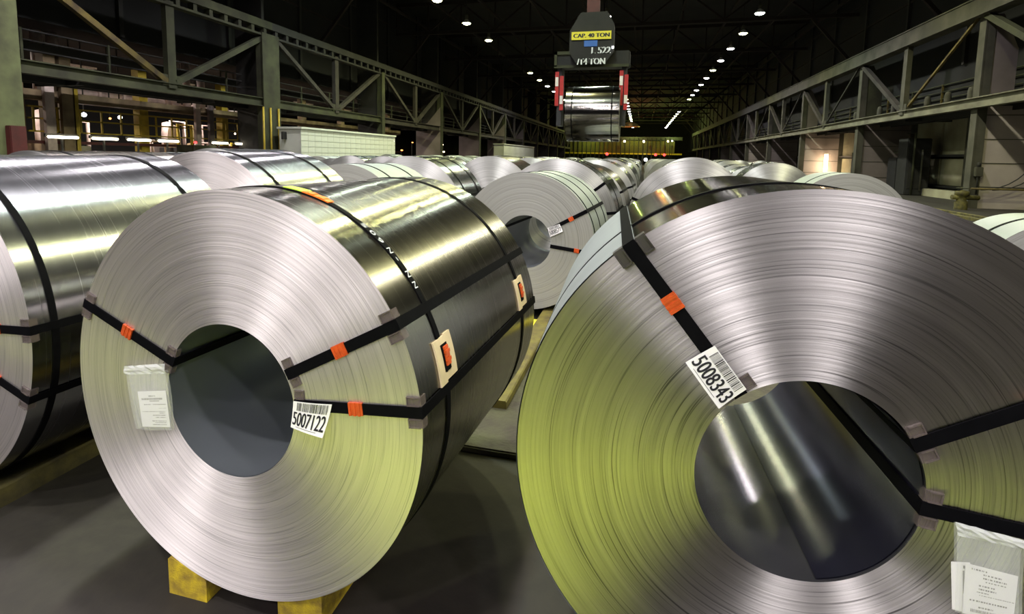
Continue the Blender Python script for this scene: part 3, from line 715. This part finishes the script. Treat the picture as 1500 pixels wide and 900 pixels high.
pouch((B['x'], B['y'], .103+B['R']), B['yaw'], [(.372, -.050), (.541, -.078), (.541, -.102), (.382, -.088)], [(.378, -.06), (.538, -.085), (.556, -.335), (.398, -.315)],
      [([(.380, -.175), (.425, -.170), (.440, -.32), (.395, -.315)], -.011, [(.1, .12, .3, .3, 1)], [(.62, .78, .06, .12), (.6, .68, .16, .62), (.78, .9, .2, .28)]), ([(.412, -.170), (.536, -.186), (.538, -.325), (.418, -.318)], -.015, rowsB, None)],
      'clear plastic pouch with paperwork hanging at the bottom right corner')

# ---------------- rails under the coils
def rail(x, y0, y1, label, group=None, mat='yellow', h=.13, w=.19, hi=None, hl=None):
    t = root('coil_rail', (x, y0, 0), 0, label, 'rail', group)
    hl = hl or h; hi = hi or h
    bm = bmesh.new(); prism(bm, [(-w/2, 0), (-w/2, hl-.01), (-w/2+.01, hl), (w/2-.01, hi), (w/2, hi-.01), (w/2, 0)], 0, y1-y0); bmesh.ops.recalc_face_normals(bm, faces=bm.faces); part('beam', bm, mat, t)
    return t
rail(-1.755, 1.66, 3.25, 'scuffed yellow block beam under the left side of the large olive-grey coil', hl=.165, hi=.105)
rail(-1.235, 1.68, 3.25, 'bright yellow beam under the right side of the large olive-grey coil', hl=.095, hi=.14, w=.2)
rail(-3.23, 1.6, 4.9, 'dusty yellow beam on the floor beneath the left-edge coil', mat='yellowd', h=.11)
rail(-3.83, 1.7, 4.9, 'dusty yellow beam under the far side of the left-edge coil', mat='yellowd', h=.11)
rail(-.94, 3.56, 7.2, 'long yellow beam leading to the pale matt coil in the gap', mat='yellowm', h=.105, w=.16)
rail(-1.54, 5.5, 7.2, 'yellow beam under the left side of the pale matt coil', mat='yellowd', h=.105)
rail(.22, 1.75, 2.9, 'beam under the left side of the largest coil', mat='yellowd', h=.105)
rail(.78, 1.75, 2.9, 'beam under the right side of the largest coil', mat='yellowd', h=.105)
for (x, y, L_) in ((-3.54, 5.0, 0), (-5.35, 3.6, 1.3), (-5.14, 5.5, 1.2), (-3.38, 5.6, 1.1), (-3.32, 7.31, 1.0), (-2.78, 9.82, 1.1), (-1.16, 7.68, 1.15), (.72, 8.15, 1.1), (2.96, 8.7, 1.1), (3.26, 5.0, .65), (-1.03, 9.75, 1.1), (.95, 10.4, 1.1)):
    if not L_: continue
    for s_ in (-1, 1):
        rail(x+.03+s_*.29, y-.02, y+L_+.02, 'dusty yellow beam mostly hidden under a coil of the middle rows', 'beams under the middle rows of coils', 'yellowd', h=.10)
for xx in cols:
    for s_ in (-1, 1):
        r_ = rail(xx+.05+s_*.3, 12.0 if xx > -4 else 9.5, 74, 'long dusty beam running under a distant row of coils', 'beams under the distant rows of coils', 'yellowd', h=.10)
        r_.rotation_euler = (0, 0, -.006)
bm = bmesh.new(); bx(bm, -2.3, .4, 5.32, 5.56, 0, .10, bev=.01)
tag(link('cross_beam', bm, 'signy', None, (0, 0, 0)), 'bright yellow cross beam on the floor seen between the front coils', 'beam')

# ================================================================= CRANE AND HANGING COIL
hc = root('hanging_coil', (-1.40, 16.2, 2.34), 0, 'dark steel coil hanging side-on from the crane grab', 'steel coil')
R_, L_ = .81, 1.53
def xaxis(bm):
    for v in bm.verts: v.co = Vector((v.co.y-L_/2, -v.co.x, v.co.z+R_))
bm = bmesh.new(); cyl_skin(bm, R_, 0, L_, 96, 0); xaxis(bm); part('outer_wrap', bm, 'sheetB', hc)
bm = bmesh.new(); face_ring(bm, .305, R_, 0, 20, 96, .0003, 0); xaxis(bm); part('wound_edges', bm, 'faceF', hc)
bm = bmesh.new(); face_ring(bm, .305, R_, L_, 20, 96, .0003, 0, True); xaxis(bm); part('wound_edges', bm, 'faceF', hc)
bm = bmesh.new(); cyl_skin(bm, .305, 0, L_, 96, 0, True); xaxis(bm); part('bore_wall', bm, 'boreA', hc)
for s in (.19, 1.32):
    bm = hoop(R_, s, .03); xaxis(bm); part('hoop_strap', bm, 'strap', hc)
for a in (137, 163, 190):
    bm = strap_loop(.305, R_, L_, rad(a), .035)
    xaxis(bm); bmesh.ops.recalc_face_normals(bm, faces=bm.faces); part('strap', bm, 'strap', hc)
cr = root('coil_grab', (-1.485, 16.2, 4.0), 0, 'crane coil grab with CAP. 40 TON sign and red and white striped arms', 'crane grab')
FY = -.55
bm = bmesh.new(); bx(bm, -1.08, 1.08, -.35, .35, .50, .92, bev=.03); part('spreader_beam', bm, 'steeld', cr)
bm = bmesh.new(); bx(bm, -1.08, -.62, -.40, -.36, .84, .93); bx(bm, -1.08, -1.0, -.40, -.36, .5, .93); bx(bm, -1.08, 1.06, -.40, -.36, .46, .54); part('spreader_trim', bm, 'steelg', cr)
for s in (-1, 1):
    bm = bmesh.new(); bx(bm, s*.93-.07, s*.93+.07, -.25, .25, -1.2, .5); arm = part('grab_arm', bm, 'blackm', cr)
    for i, (dx, z0, z1) in enumerate(((-.07, -.62, .32), (.07, -.75, .20))):
        z1 += .05
        bm = bmesh.new(); bx(bm, s*.93+dx-.055, s*.93+dx+.055, -.30, -.26, z0, z1); part('red_stripe', bm, 'red', arm)
        for c in ((z1-.42, z1-.16),) if i == 0 else ((z0+.18, z0+.42),):
            bm = bmesh.new(); bx(bm, s*.93+dx-.045, s*.93+dx+.045, -.32, -.30, c[0], c[1]); part('white_stripe', bm, 'whitep', arm)
bm = bmesh.new(); prism(bm, [(-.42, .55), (-.62, .85), (-.62, 1.45), (-.32, 1.95), (.42, 1.95), (.62, 1.6), (.62, .85), (.42, .55)], -.62, -.10); part('hook_block', bm, 'steeld', cr)
bm = bmesh.new(); bx(bm, -.18, .18, -.35, -.15, 1.9, 5.29); part('mast', bm, 'redd', cr)
for s in (-.14, .12):
    bm = bmesh.new(); tube(bm, [(s, -.40, 1.35), (s, -.40, 1.85)], .022, 8); part('guide_rod', bm, 'whitep', cr)
def textplate(s, x0, x1, z0, z1, y, mat, parent, name='lettering'):
    bm = bmesh.new(); tv, tf = text_tris(s)
    for dx in (-.011, 0, .011):
        vs = [bm.verts.new((x0+(x1-x0)*a+dx, y-abs(dx)*.1, z0+(z1-z0)*b)) for a, b in tv]
        for f in tf:
            try: bm.faces.new([vs[i] for i in f])
            except ValueError: pass
    return part(name, bm, mat, parent)
FYP = -.66
bm = bmesh.new(); bx(bm, -.56, .55, FYP, -.62, 1.19, 1.41); sg = part('capacity_sign', bm, 'signy', cr)
textplate('CAP. 40 TON', -.50, .50, 1.245, 1.355, FYP-.004, 'ink', sg)
bm = bmesh.new(); bx(bm, -.20, .17, FYP+.02, -.62, 1.0, 1.165); part('blue_plate', bm, 'blue', cr)
textplate('L 522', .02, .54, .80, .98, FYP+.03, 'inkw', cr)
textplate('/T4 TON', -.38, .40, .50, .67, -.645, 'inkw', cr)
bm = bmesh.new(); bx(bm, .58, .63, -.66, -.62, .93, .98); part('indicator_lamp', bm, 'whl', cr)
# crane bridge high in the hall
bt = root('crane_bridge', (0, 16.4, 0), 0, 'dark travelling crane bridge girder crossing above the grab', 'crane')
bm = bmesh.new(); bx(bm, -19.0, 13.2, -.5, .5, 9.3, 10.6); part('bridge_girder', bm, 'roofst', bt)
for s, X in ((1, -19.0), (-1, 13.2)):
    bm = bmesh.new(); bx(bm, X-.3, X+.3, -1.6, 1.6, 8.76, 9.3); part('end_truck', bm, 'roofst', bt)
bm = bmesh.new(); bx(bm, -2.4, -.4, -1.2, 1.2, 10.6, 11.3); part('trolley', bm, 'blackm', bt)

# ================================================================= LEFT SIDE BAY
for i, (x0, x1) in enumerate(((14.82, 15.92), (16.45, 17.53), (17.96, 19.06), (19.44, 20.54), (22.56, 23.62), (24.16, 25.24))):
    t = root('tube_lamp', (-21, (x0+x1)/2, 2.29), 0, ['leftmost', 'second from the left', 'third from the left', 'fourth from the left', 'fifth from the left', 'rightmost'][i]+' of the six glowing tube lamps in the left bay', 'lamp')
    h = (x1-x0)/2
    bm = bmesh.new(); tube(bm, [(0, -h, 0), (0, -h+.04, 0), (0, h-.04, 0), (0, h, 0)], [.03, .05, .05, .03], 10); part('tube', bm, 'tube', t)
    bm = bmesh.new(); bx(bm, -.12, -.05, -h-.05, h+.05, .0, .12); part('housing', bm, 'steeld', t)
    bm = bmesh.new(); bx(bm, -.12, -.06, -.03, .03, -2.29, .1); part('bracket', bm, 'steeld', t)
mz = root('mezzanine', (0, 0, 0), 0, 'brown steel mezzanine of the left bay with yellow posts and handrails', 'mezzanine')
for z, h, mm in ((3.75, .38, 'tan'), (2.05, .12, 'redd'), (5.6, .3, 'steeld')):
    bm = bmesh.new(); bx(bm, -23.2, -22.7, 10, 48, z, z+h); part('mezzanine_beam', bm, mm, mz)
for y in (15.2, 16.4, 17.0, 20.5, 25.6, 28.4, 33, 38, 46):
    bm = bmesh.new(); bx(bm, -23.3, -22.9, y-.22, y+.22, 0, 5.6); part('mezzanine_post', bm, 'tan' if y < 18 or y > 27 else 'pipe', mz)
for y in [15.6+.9*k for k in range(21)]:
    bm = bmesh.new(); bx(bm, -22.8, -22.74, y-.03, y+.03, 2.5, 3.45); part('baluster', bm, 'pipe', mz)
for z in (2.5, 3.0, 3.45, 4.45):
    bm = bmesh.new(); bx(bm, -22.82, -22.74, 15.4, 35, z, z+.06); part('handrail', bm, 'pipe', mz)
for y, w_, mm in ((16.05, .35, 'pinkw'), (16.75, .5, 'tan'), (17.05, .2, 'pipe'), (24.2, .3, 'wallw2'), (23.3, .3, 'pinkw')):
    bm = bmesh.new(); bx(bm, -22.65, -22.5, y-w_/2, y+w_/2, 0, 4.9); part('cladding_strip', bm, mm, mz)
for i, (y0, y1, z, X) in enumerate(((17.8, 24, 4.40, -24.5), (18.2, 27, 4.75, -25.2), (18, 22, 4.20, -24.9), (22, 30, 4.35, -25.5))):
    bm = bmesh.new(); tube(bm, [(X, y0, z), (X, y1, z)], .13, 12)
    for q in range(int((y1-y0)/1.2)): bx(bm, X-.2, X+.2, y0+.5+q*1.2, y0+.62+q*1.2, z-.22, z+.2)
    part('overhead_duct', bm, 'pinkw', mz)
# machinery beyond, each a unit of its own
rnd = random.Random(3)
mk = ['pinkw', 'tan', 'pinkw', 'blackm', 'steelg', 'pipe', 'blackm', 'wallw2']
for i in range(26):
    y = 15.5+i*1.35; X = -26-rnd.random()*6; h = rnd.choice((1.6, 2.4, 3.1, 3.4, 3.7)); mm = mk[i % 8]
    t = root('process_unit', (X, y*1.12, 0), 0, 'dim piece of process machinery standing in the left bay', 'machine', 'machinery in the left bay')
    bm = bmesh.new(); bx(bm, -.8, .8, -.55, .55, 0, h*.6, bev=.04); part('cabinet', bm, mm, t)
    bm = bmesh.new(); tube(bm, [(.4, -.3, h*.6), (.4, -.3, h), (.4, .7, h), (.4, .7, h*.3)], .10, 8); part('duct', bm, 'pinkw' if i % 3 else 'pipe', t)
    bm = bmesh.new(); lathe(bm, [(.001, h), (.28, h*.98), (.34, h*.8), (.34, h*.6)], 14, c=(-.3, .1, 0)); part('vessel', bm, 'pinkw' if i % 2 else 'tan', t)
    bm = bmesh.new()
    for q in range(4): bx(bm, .80, .85, -.5+q*.28, -.3+q*.28, .4, h*.5)
    part('access_panel', bm, 'blackm', t)
# row of ducts under the chord
for i, y in enumerate((16.0, 16.6, 22.6, 23.3, 24.3, 28.0, 28.6)):
    bm = bmesh.new(); tube(bm, [(-23.8, y+.6, 4.2 if i not in (3, 4) else 3.9), (-23.8, y+.6, 6.6)] if i < 5 else [(-23.8, y, 2.2), (-23.8, y, 5.2)], .20, 12)
    tag(link('vertical_duct', bm, 'pinkw', None), 'pale vertical duct hanging under the mezzanine roof of the left bay', 'duct', 'pale ducts in the left bay')
bm = bmesh.new(); bx(bm, -.5, .5, -.75, .75, 0, 2.15, bev=.02)
cb = link('grey_cabinet', bm, 'steelg', None, (-21.6, 22.2, 0)); tag(cb, 'grey control cabinet between the tube lamps of the left bay', 'cabinet')
bm = bmesh.new(); bx(bm, .5, .53, .05, .35, 1.85, 2.0); part('slot', bm, 'blackm', cb)
bm = bmesh.new(); lathe(bm, [(.001, .08), (.06, .06), (.08, 0), (.001, -.02)], 12, c=(.05, 0, 0)); bx(bm, -.06, -.02, -.02, .02, -2.25, .02, 1); tag(link('signal_lamp', bm, ('redl', 'steeld'), None, (-20.9, 21.35, 2.25)), 'red signal lamp beside the grey control cabinet', 'lamp')
for i, (y, z, s, mm) in enumerate(((18.5, 3.38, .10, 'whl'), (20.2, 3.39, .09, 'whl'), (21.05, 3.42, .10, 'warml'), (18.0, 3.36, .06, 'warml'), (26.6, 3.05, .07, 'warml'), (19.7, 3.3, .05, 'orl'), (27.6, 2.95, .05, 'warml'))):
    t = root('bay_lamp', (-24, y, z), 0, ['bright white lamp above the leftmost tube lamps', 'bright white lamp, middle of the three between the yellow rails', 'warm round lamp right of the two white ones', 'faint warm lamp at the left of the bay', 'warm lamp above the rightmost tube lamps', 'tiny orange lamp beside the middle white lamp', 'tiny warm lamp left of the white shed'][i], 'lamp')
    bm = bmesh.new(); lathe(bm, [(.001, s), (s*.8, s*.6), (s, 0), (s*.8, -s*.6), (.001, -s)], 14); part('globe', bm, mm, t)
    bm = bmesh.new(); bx(bm, -.02, .02, -.02, .02, s, 6.6-z); part('hanger', bm, 'steeld', t)
# side-bay area light sources: fluorescent strip fixtures under the side-bay roof
for k in range(7):
    y = 15+k*6.5
    t = root('strip_lamp', (-28.5, y, 6.1), 0, 'ceiling strip lamp lighting the left bay', 'lamp', 'strip lamps of the left bay')
    bm = bmesh.new(); bx(bm, -.15, .15, -1.2, 1.2, 0, .1); part('housing', bm, 'whitep', t)
    bm = bmesh.new(); bx(bm, -.02, .02, -.02, .02, .1, .5); part('hanger', bm, 'steeld', t)
    ld = bpy.data.lights.new('strip_light', 'AREA'); ld.shape = 'RECTANGLE'; ld.size = .25; ld.size_y = 2.2; ld.energy = 800; ld.color = (1.0, .86, .74)
    lo = bpy.data.objects.new('strip_light', ld); COL.objects.link(lo); lo.parent = t; lo.location = (0, 0, -.02)
# side-bay roof and back wall
bm = bmesh.new(); bx(bm, -42, -22.3, -30, FARY, 6.6, 6.8); struct('trim_4', bm, 'roofm', label='low roof of the left side bay')
bm = bmesh.new(); bx(bm, -42.3, -42, -30, FARY, 0, 6.8); struct('trim_5', bm, 'siding', label='far wall of the left side bay')

# white block shed with courses of blocks
def shed(x0, x1, y0, y1, h, label, nb):
    t = root('block_shed', (x1, y0, 0), 0, label, 'shed')
    bm = bmesh.new(); bx(bm, x0-x1+.05, -.05, .05, y1-y0-.05, 0, h-.02); part('shed_core', bm, 'wallw', t)
    me = None; ch = h/nb[0]; bl = (y1-y0)/nb[1]
    for i in range(nb[0]):
        for j in range(nb[1]):
            if me is None:
                b = bmesh.new(); bx(b, -.05, 0, .012, bl-.012, .012, ch-.012); me = bpy.data.meshes.new('block'); b.to_mesh(me); b.free(); me.materials.append(MT['wallw'])
            o = bpy.data.objects.new('block', me); COL.objects.link(o); o.parent = t; o.location = (0, j*bl, i*ch)
    bm = bmesh.new(); bx(bm, x0-x1-.05, .08, -.05, y1-y0+.05, h-.02, h+.10, bev=.02); part('coping', bm, 'wallw', t)
    return t
shed(-18.7, -17.3, 24.6, 35.7, 3.12, 'long white block shed with flat top in front of the left truss', (10, 18))
shed(-18.7, -17.3, 67.5, 88, 3.4, 'small far white block shed further down the left side', (3, 6))
bm = bmesh.new(); bx(bm, -.05, .05, 0, .34, 0, .4, bev=.01); tag(link('junction_box', bm, 'steeld', None, (-18.2, 24.26, 2.55)), 'small dark box at the corner of the white shed', 'box')
for i, y in enumerate((25.7, 26.3, 27.0)):
    bm = bmesh.new(); tube(bm, [(-19.0, y*.93, 0), (-19.0, y*.93, 4.2)], .05, 8)
    tag(link('standpipe', bm, 'pipe', None), 'yellow vertical pipe left of the white shed', 'pipe', 'yellow pipes by the white shed')
# lights glimpsed right of the shed
for i in range(22):
    y = rnd.uniform(38, 66); z = rnd.choice((2.0, 2.05, 2.3, 3.0, 3.2)); s = rnd.uniform(.05, .12)
    bm = bmesh.new(); bx(bm, -.04, .04, -s*2.2, s*2.2, -s*.6, s*.6, bev=.02)
    lp = link('far_lamp', bm, rnd.choice(('warml', 'warml', 'orl', 'whl')), None, (-23.6-rnd.random()*1.0, y, z))
    bm = bmesh.new(); bx(bm, -.09, -.04, -.03, .03, -z, .1); part('lamp_pole', bm, 'steeld', lp)
    tag(lp, 'tiny glowing lamp in the dark bay right of the white shed', 'lamp', 'tiny lamps of the far left bay')

# ================================================================= RIGHT SIDE DETAILS
for i, (y, z0, z1, w_, mm) in enumerate(((36.5, 0, 3.3, 1.2, 'blackm'), (38.0, 0, 2.2, 1.0, 'blackm'), (41.5, 1.8, 3.8, 1.5, 'steelg'), (44.0, 0, 2.6, 1.0, 'blackm'))):
    t = root('wall_machine', (15.6, y, 0), 0, ['tall dark machine beside the second column from the right', 'squat dark machine with pipework before the panelled wall', 'raised grey cabinet under the catwalk', 'dark box machine past the second column'][i], 'machine')
    bm = bmesh.new(); bx(bm, -w_/2, w_/2, -.6, .6, z0, z1, bev=.04); part('cabinet', bm, mm, t)
    bm = bmesh.new(); tube(bm, [(-.3, -.7, z0), (-.3, -.7, z1+.3), (-.3, .2, z1+.3)], .06, 8); part('pipe', bm, 'steelg', t)
    bm = bmesh.new(); tube(bm, [(.1, -.75, z0+.3), (.1, -.75, z1*.8), (.5, -.75, z1*.8)], .05, 8); part('conduit', bm, 'steell', t)
    bm = bmesh.new(); bx(bm, -w_/2+.1, w_/2-.1, -.64, -.6, z0+.4, (z0+z1)/2); part('door', bm, 'steeld', t)
t = root('service_post', (13.75, 26.6, 0), 0, 'small grey valve post in front of the broad right column', 'post')
bm = bmesh.new(); tube(bm, [(0, 0, .6), (0, 0, 1.9)], .035, 8); part('stem', bm, 'steeld', t)
bm = bmesh.new(); bx(bm, -.13, .13, -.1, .1, 1.35, 1.75, bev=.02); part('meter_box', bm, 'steell', t)
bm = bmesh.new(); lathe(bm, [(.001, 1.95), (.06, 1.93), (.08, 1.85), (.05, 1.78)], 12); part('cap', bm, 'steeld', t)
bm = bmesh.new(); tube(bm, [(13.4, 26.3, .85), (17, 26.3, .85)], .04, 8); tag(link('wall_pipe', bm, 'rusty', None), 'thin horizontal pipe across the broad right column', 'pipe')
for i, off in enumerate((0, .45)):
    pts = [(13.8+off*.9+1.9*math.sin(k/10*PI/2)*1.1, 26.4, .8+3.0*(k/10)**2) for k in range(11)]
    bm = bmesh.new(); tube(bm, pts, .022, 6); tag(link('hanging_cable', bm, 'blackm', None), ['inner slack black cable curving down the broad right column', 'outer slack black cable curving down the broad right column'][i], 'cable')
t = root('yellow_valve_set', (12.85, 25.8, 0), 0, 'dusty yellow valve equipment beside the broad right column', 'valve set')
bm = bmesh.new(); lathe(bm, [(.22, 0), (.22, .3), (.16, .4), (.16, .55), (.24, .6), (.24, .75), (.001, .8)], 16); part('valve_body', bm, 'yellowd', t)
bm = bmesh.new(); tube(bm, [(-.35, 0, .5), (.6, 0, .5)], .10, 12); part('valve_pipe', bm, 'yellowd', t)
bm = bmesh.new(); lathe(bm, [(.18, .86), (.21, .88), (.18, .90), (.15, .88), (.18, .86)], 16); part('hand_wheel', bm, 'steelg', t)
bm = bmesh.new(); bx(bm, -.06, .06, -.3, .3, -1.2, 1.3); tag(link('lit_doorway', bm, 'warml', None, (15.5, 51.5, 1.2)), 'small glowing orange-white window of light under the right truss', 'lamp')
for j in range(10):
    bm = bmesh.new(); lathe(bm, [(.001, .9), (.10, .86), (.14, .7), (.14, .1), (.10, 0)], 12)
    tag(link('catwalk_cylinder', bm, 'steell', None, (14.3, 25.0+j*1.9, 4.45)), 'pale cylinder standing on the right catwalk', 'cylinder', 'pale cylinders on the right catwalk')

# ================================================================= FAR END
fe = root('end_structure', (0, 155, 0), 0, 'yellow-lit control platform at the far end of the hall', 'platform')
bm = bmesh.new(); bx(bm, -20, 9, 0, 1, 3.5, 6.8); part('platform_front', bm, 'yellowd', fe)
for k in range(24):
    bm = bmesh.new(); bx(bm, -20+k*1.2, -19.8+k*1.2, -.3, -.05, 0, 7.6); part('platform_post', bm, 'steeld', fe)
bm = bmesh.new(); bx(bm, -22, 11, -.2, 1.2, 3.0, 3.4); part('platform_beam', bm, 'yellow', fe)
bm = bmesh.new(); bx(bm, -22, 11, -.3, .5, 7.0, 7.9); part('dark_girder', bm, 'blackm', fe)
for i, (x, z, mm, s, lb) in enumerate(((-9.2, 3.0, 'redl', .4, 'red lamp at the far end, left of centre'), (4.0, 3.0, 'redl', .35, 'left red lamp of the pair at the far end'), (6.3, 3.0, 'redl', .35, 'right red lamp of the pair at the far end'), (1.4, 1.6, 'whl', .45, 'square white lamp at the far end under the red lamps'),
                                  (-4.5, 6.6, 'warml', .3, 'pole lamp at the far end, left of the pair'), (.7, 6.6, 'warml', .3, 'pole lamp at the far end, right of the pair'), (7.1, 6.7, 'warml', .25, 'small yellowish lamp at the far end on the right'), (8.2, 6.8, 'whl', .2, 'tiny white lamp at the far end, rightmost'))):
    t = root('end_lamp', (x, 153.3, z), 0, lb, 'lamp')
    bm = bmesh.new(); lathe(bm, [(.001, s), (s*.8, s*.7), (s, 0), (s*.8, -s*.7), (.001, -s)], 12); part('globe', bm, mm, t)
    bm = bmesh.new(); bx(bm, -.05, .05, -.05, .05, -z, -s); part('pole', bm, 'steeld', t)
t = root('orange_canopy', (-3.0, 146, 10.2), 0, 'orange-lit canopy under the roof at the far end', 'canopy')
bm = bmesh.new(); lathe(bm, [(2.6, 0), (1.8, .7), (.8, 1.3), (.001, 1.5)], 16); part('hood', bm, 'tan', t)
ld = bpy.data.lights.new('canopy_light', 'POINT'); ld.energy = 2200; ld.color = (1, .35, .12); ld.shadow_soft_size = .3
lo = bpy.data.objects.new('canopy_light', ld); COL.objects.link(lo); lo.parent = t; lo.location = (0, -3.0, -.6)
for x in (-14, -2, 8):
    ld = bpy.data.lights.new('platform_light', 'POINT'); ld.energy = 1500; ld.color = (.75, 1, .2); ld.shadow_soft_size = .3
    lo = bpy.data.objects.new('platform_light', ld); COL.objects.link(lo); lo.parent = fe; lo.location = (x, -4, 9)
print('coils far', cnt, 'objects', len(bpy.data.objects))
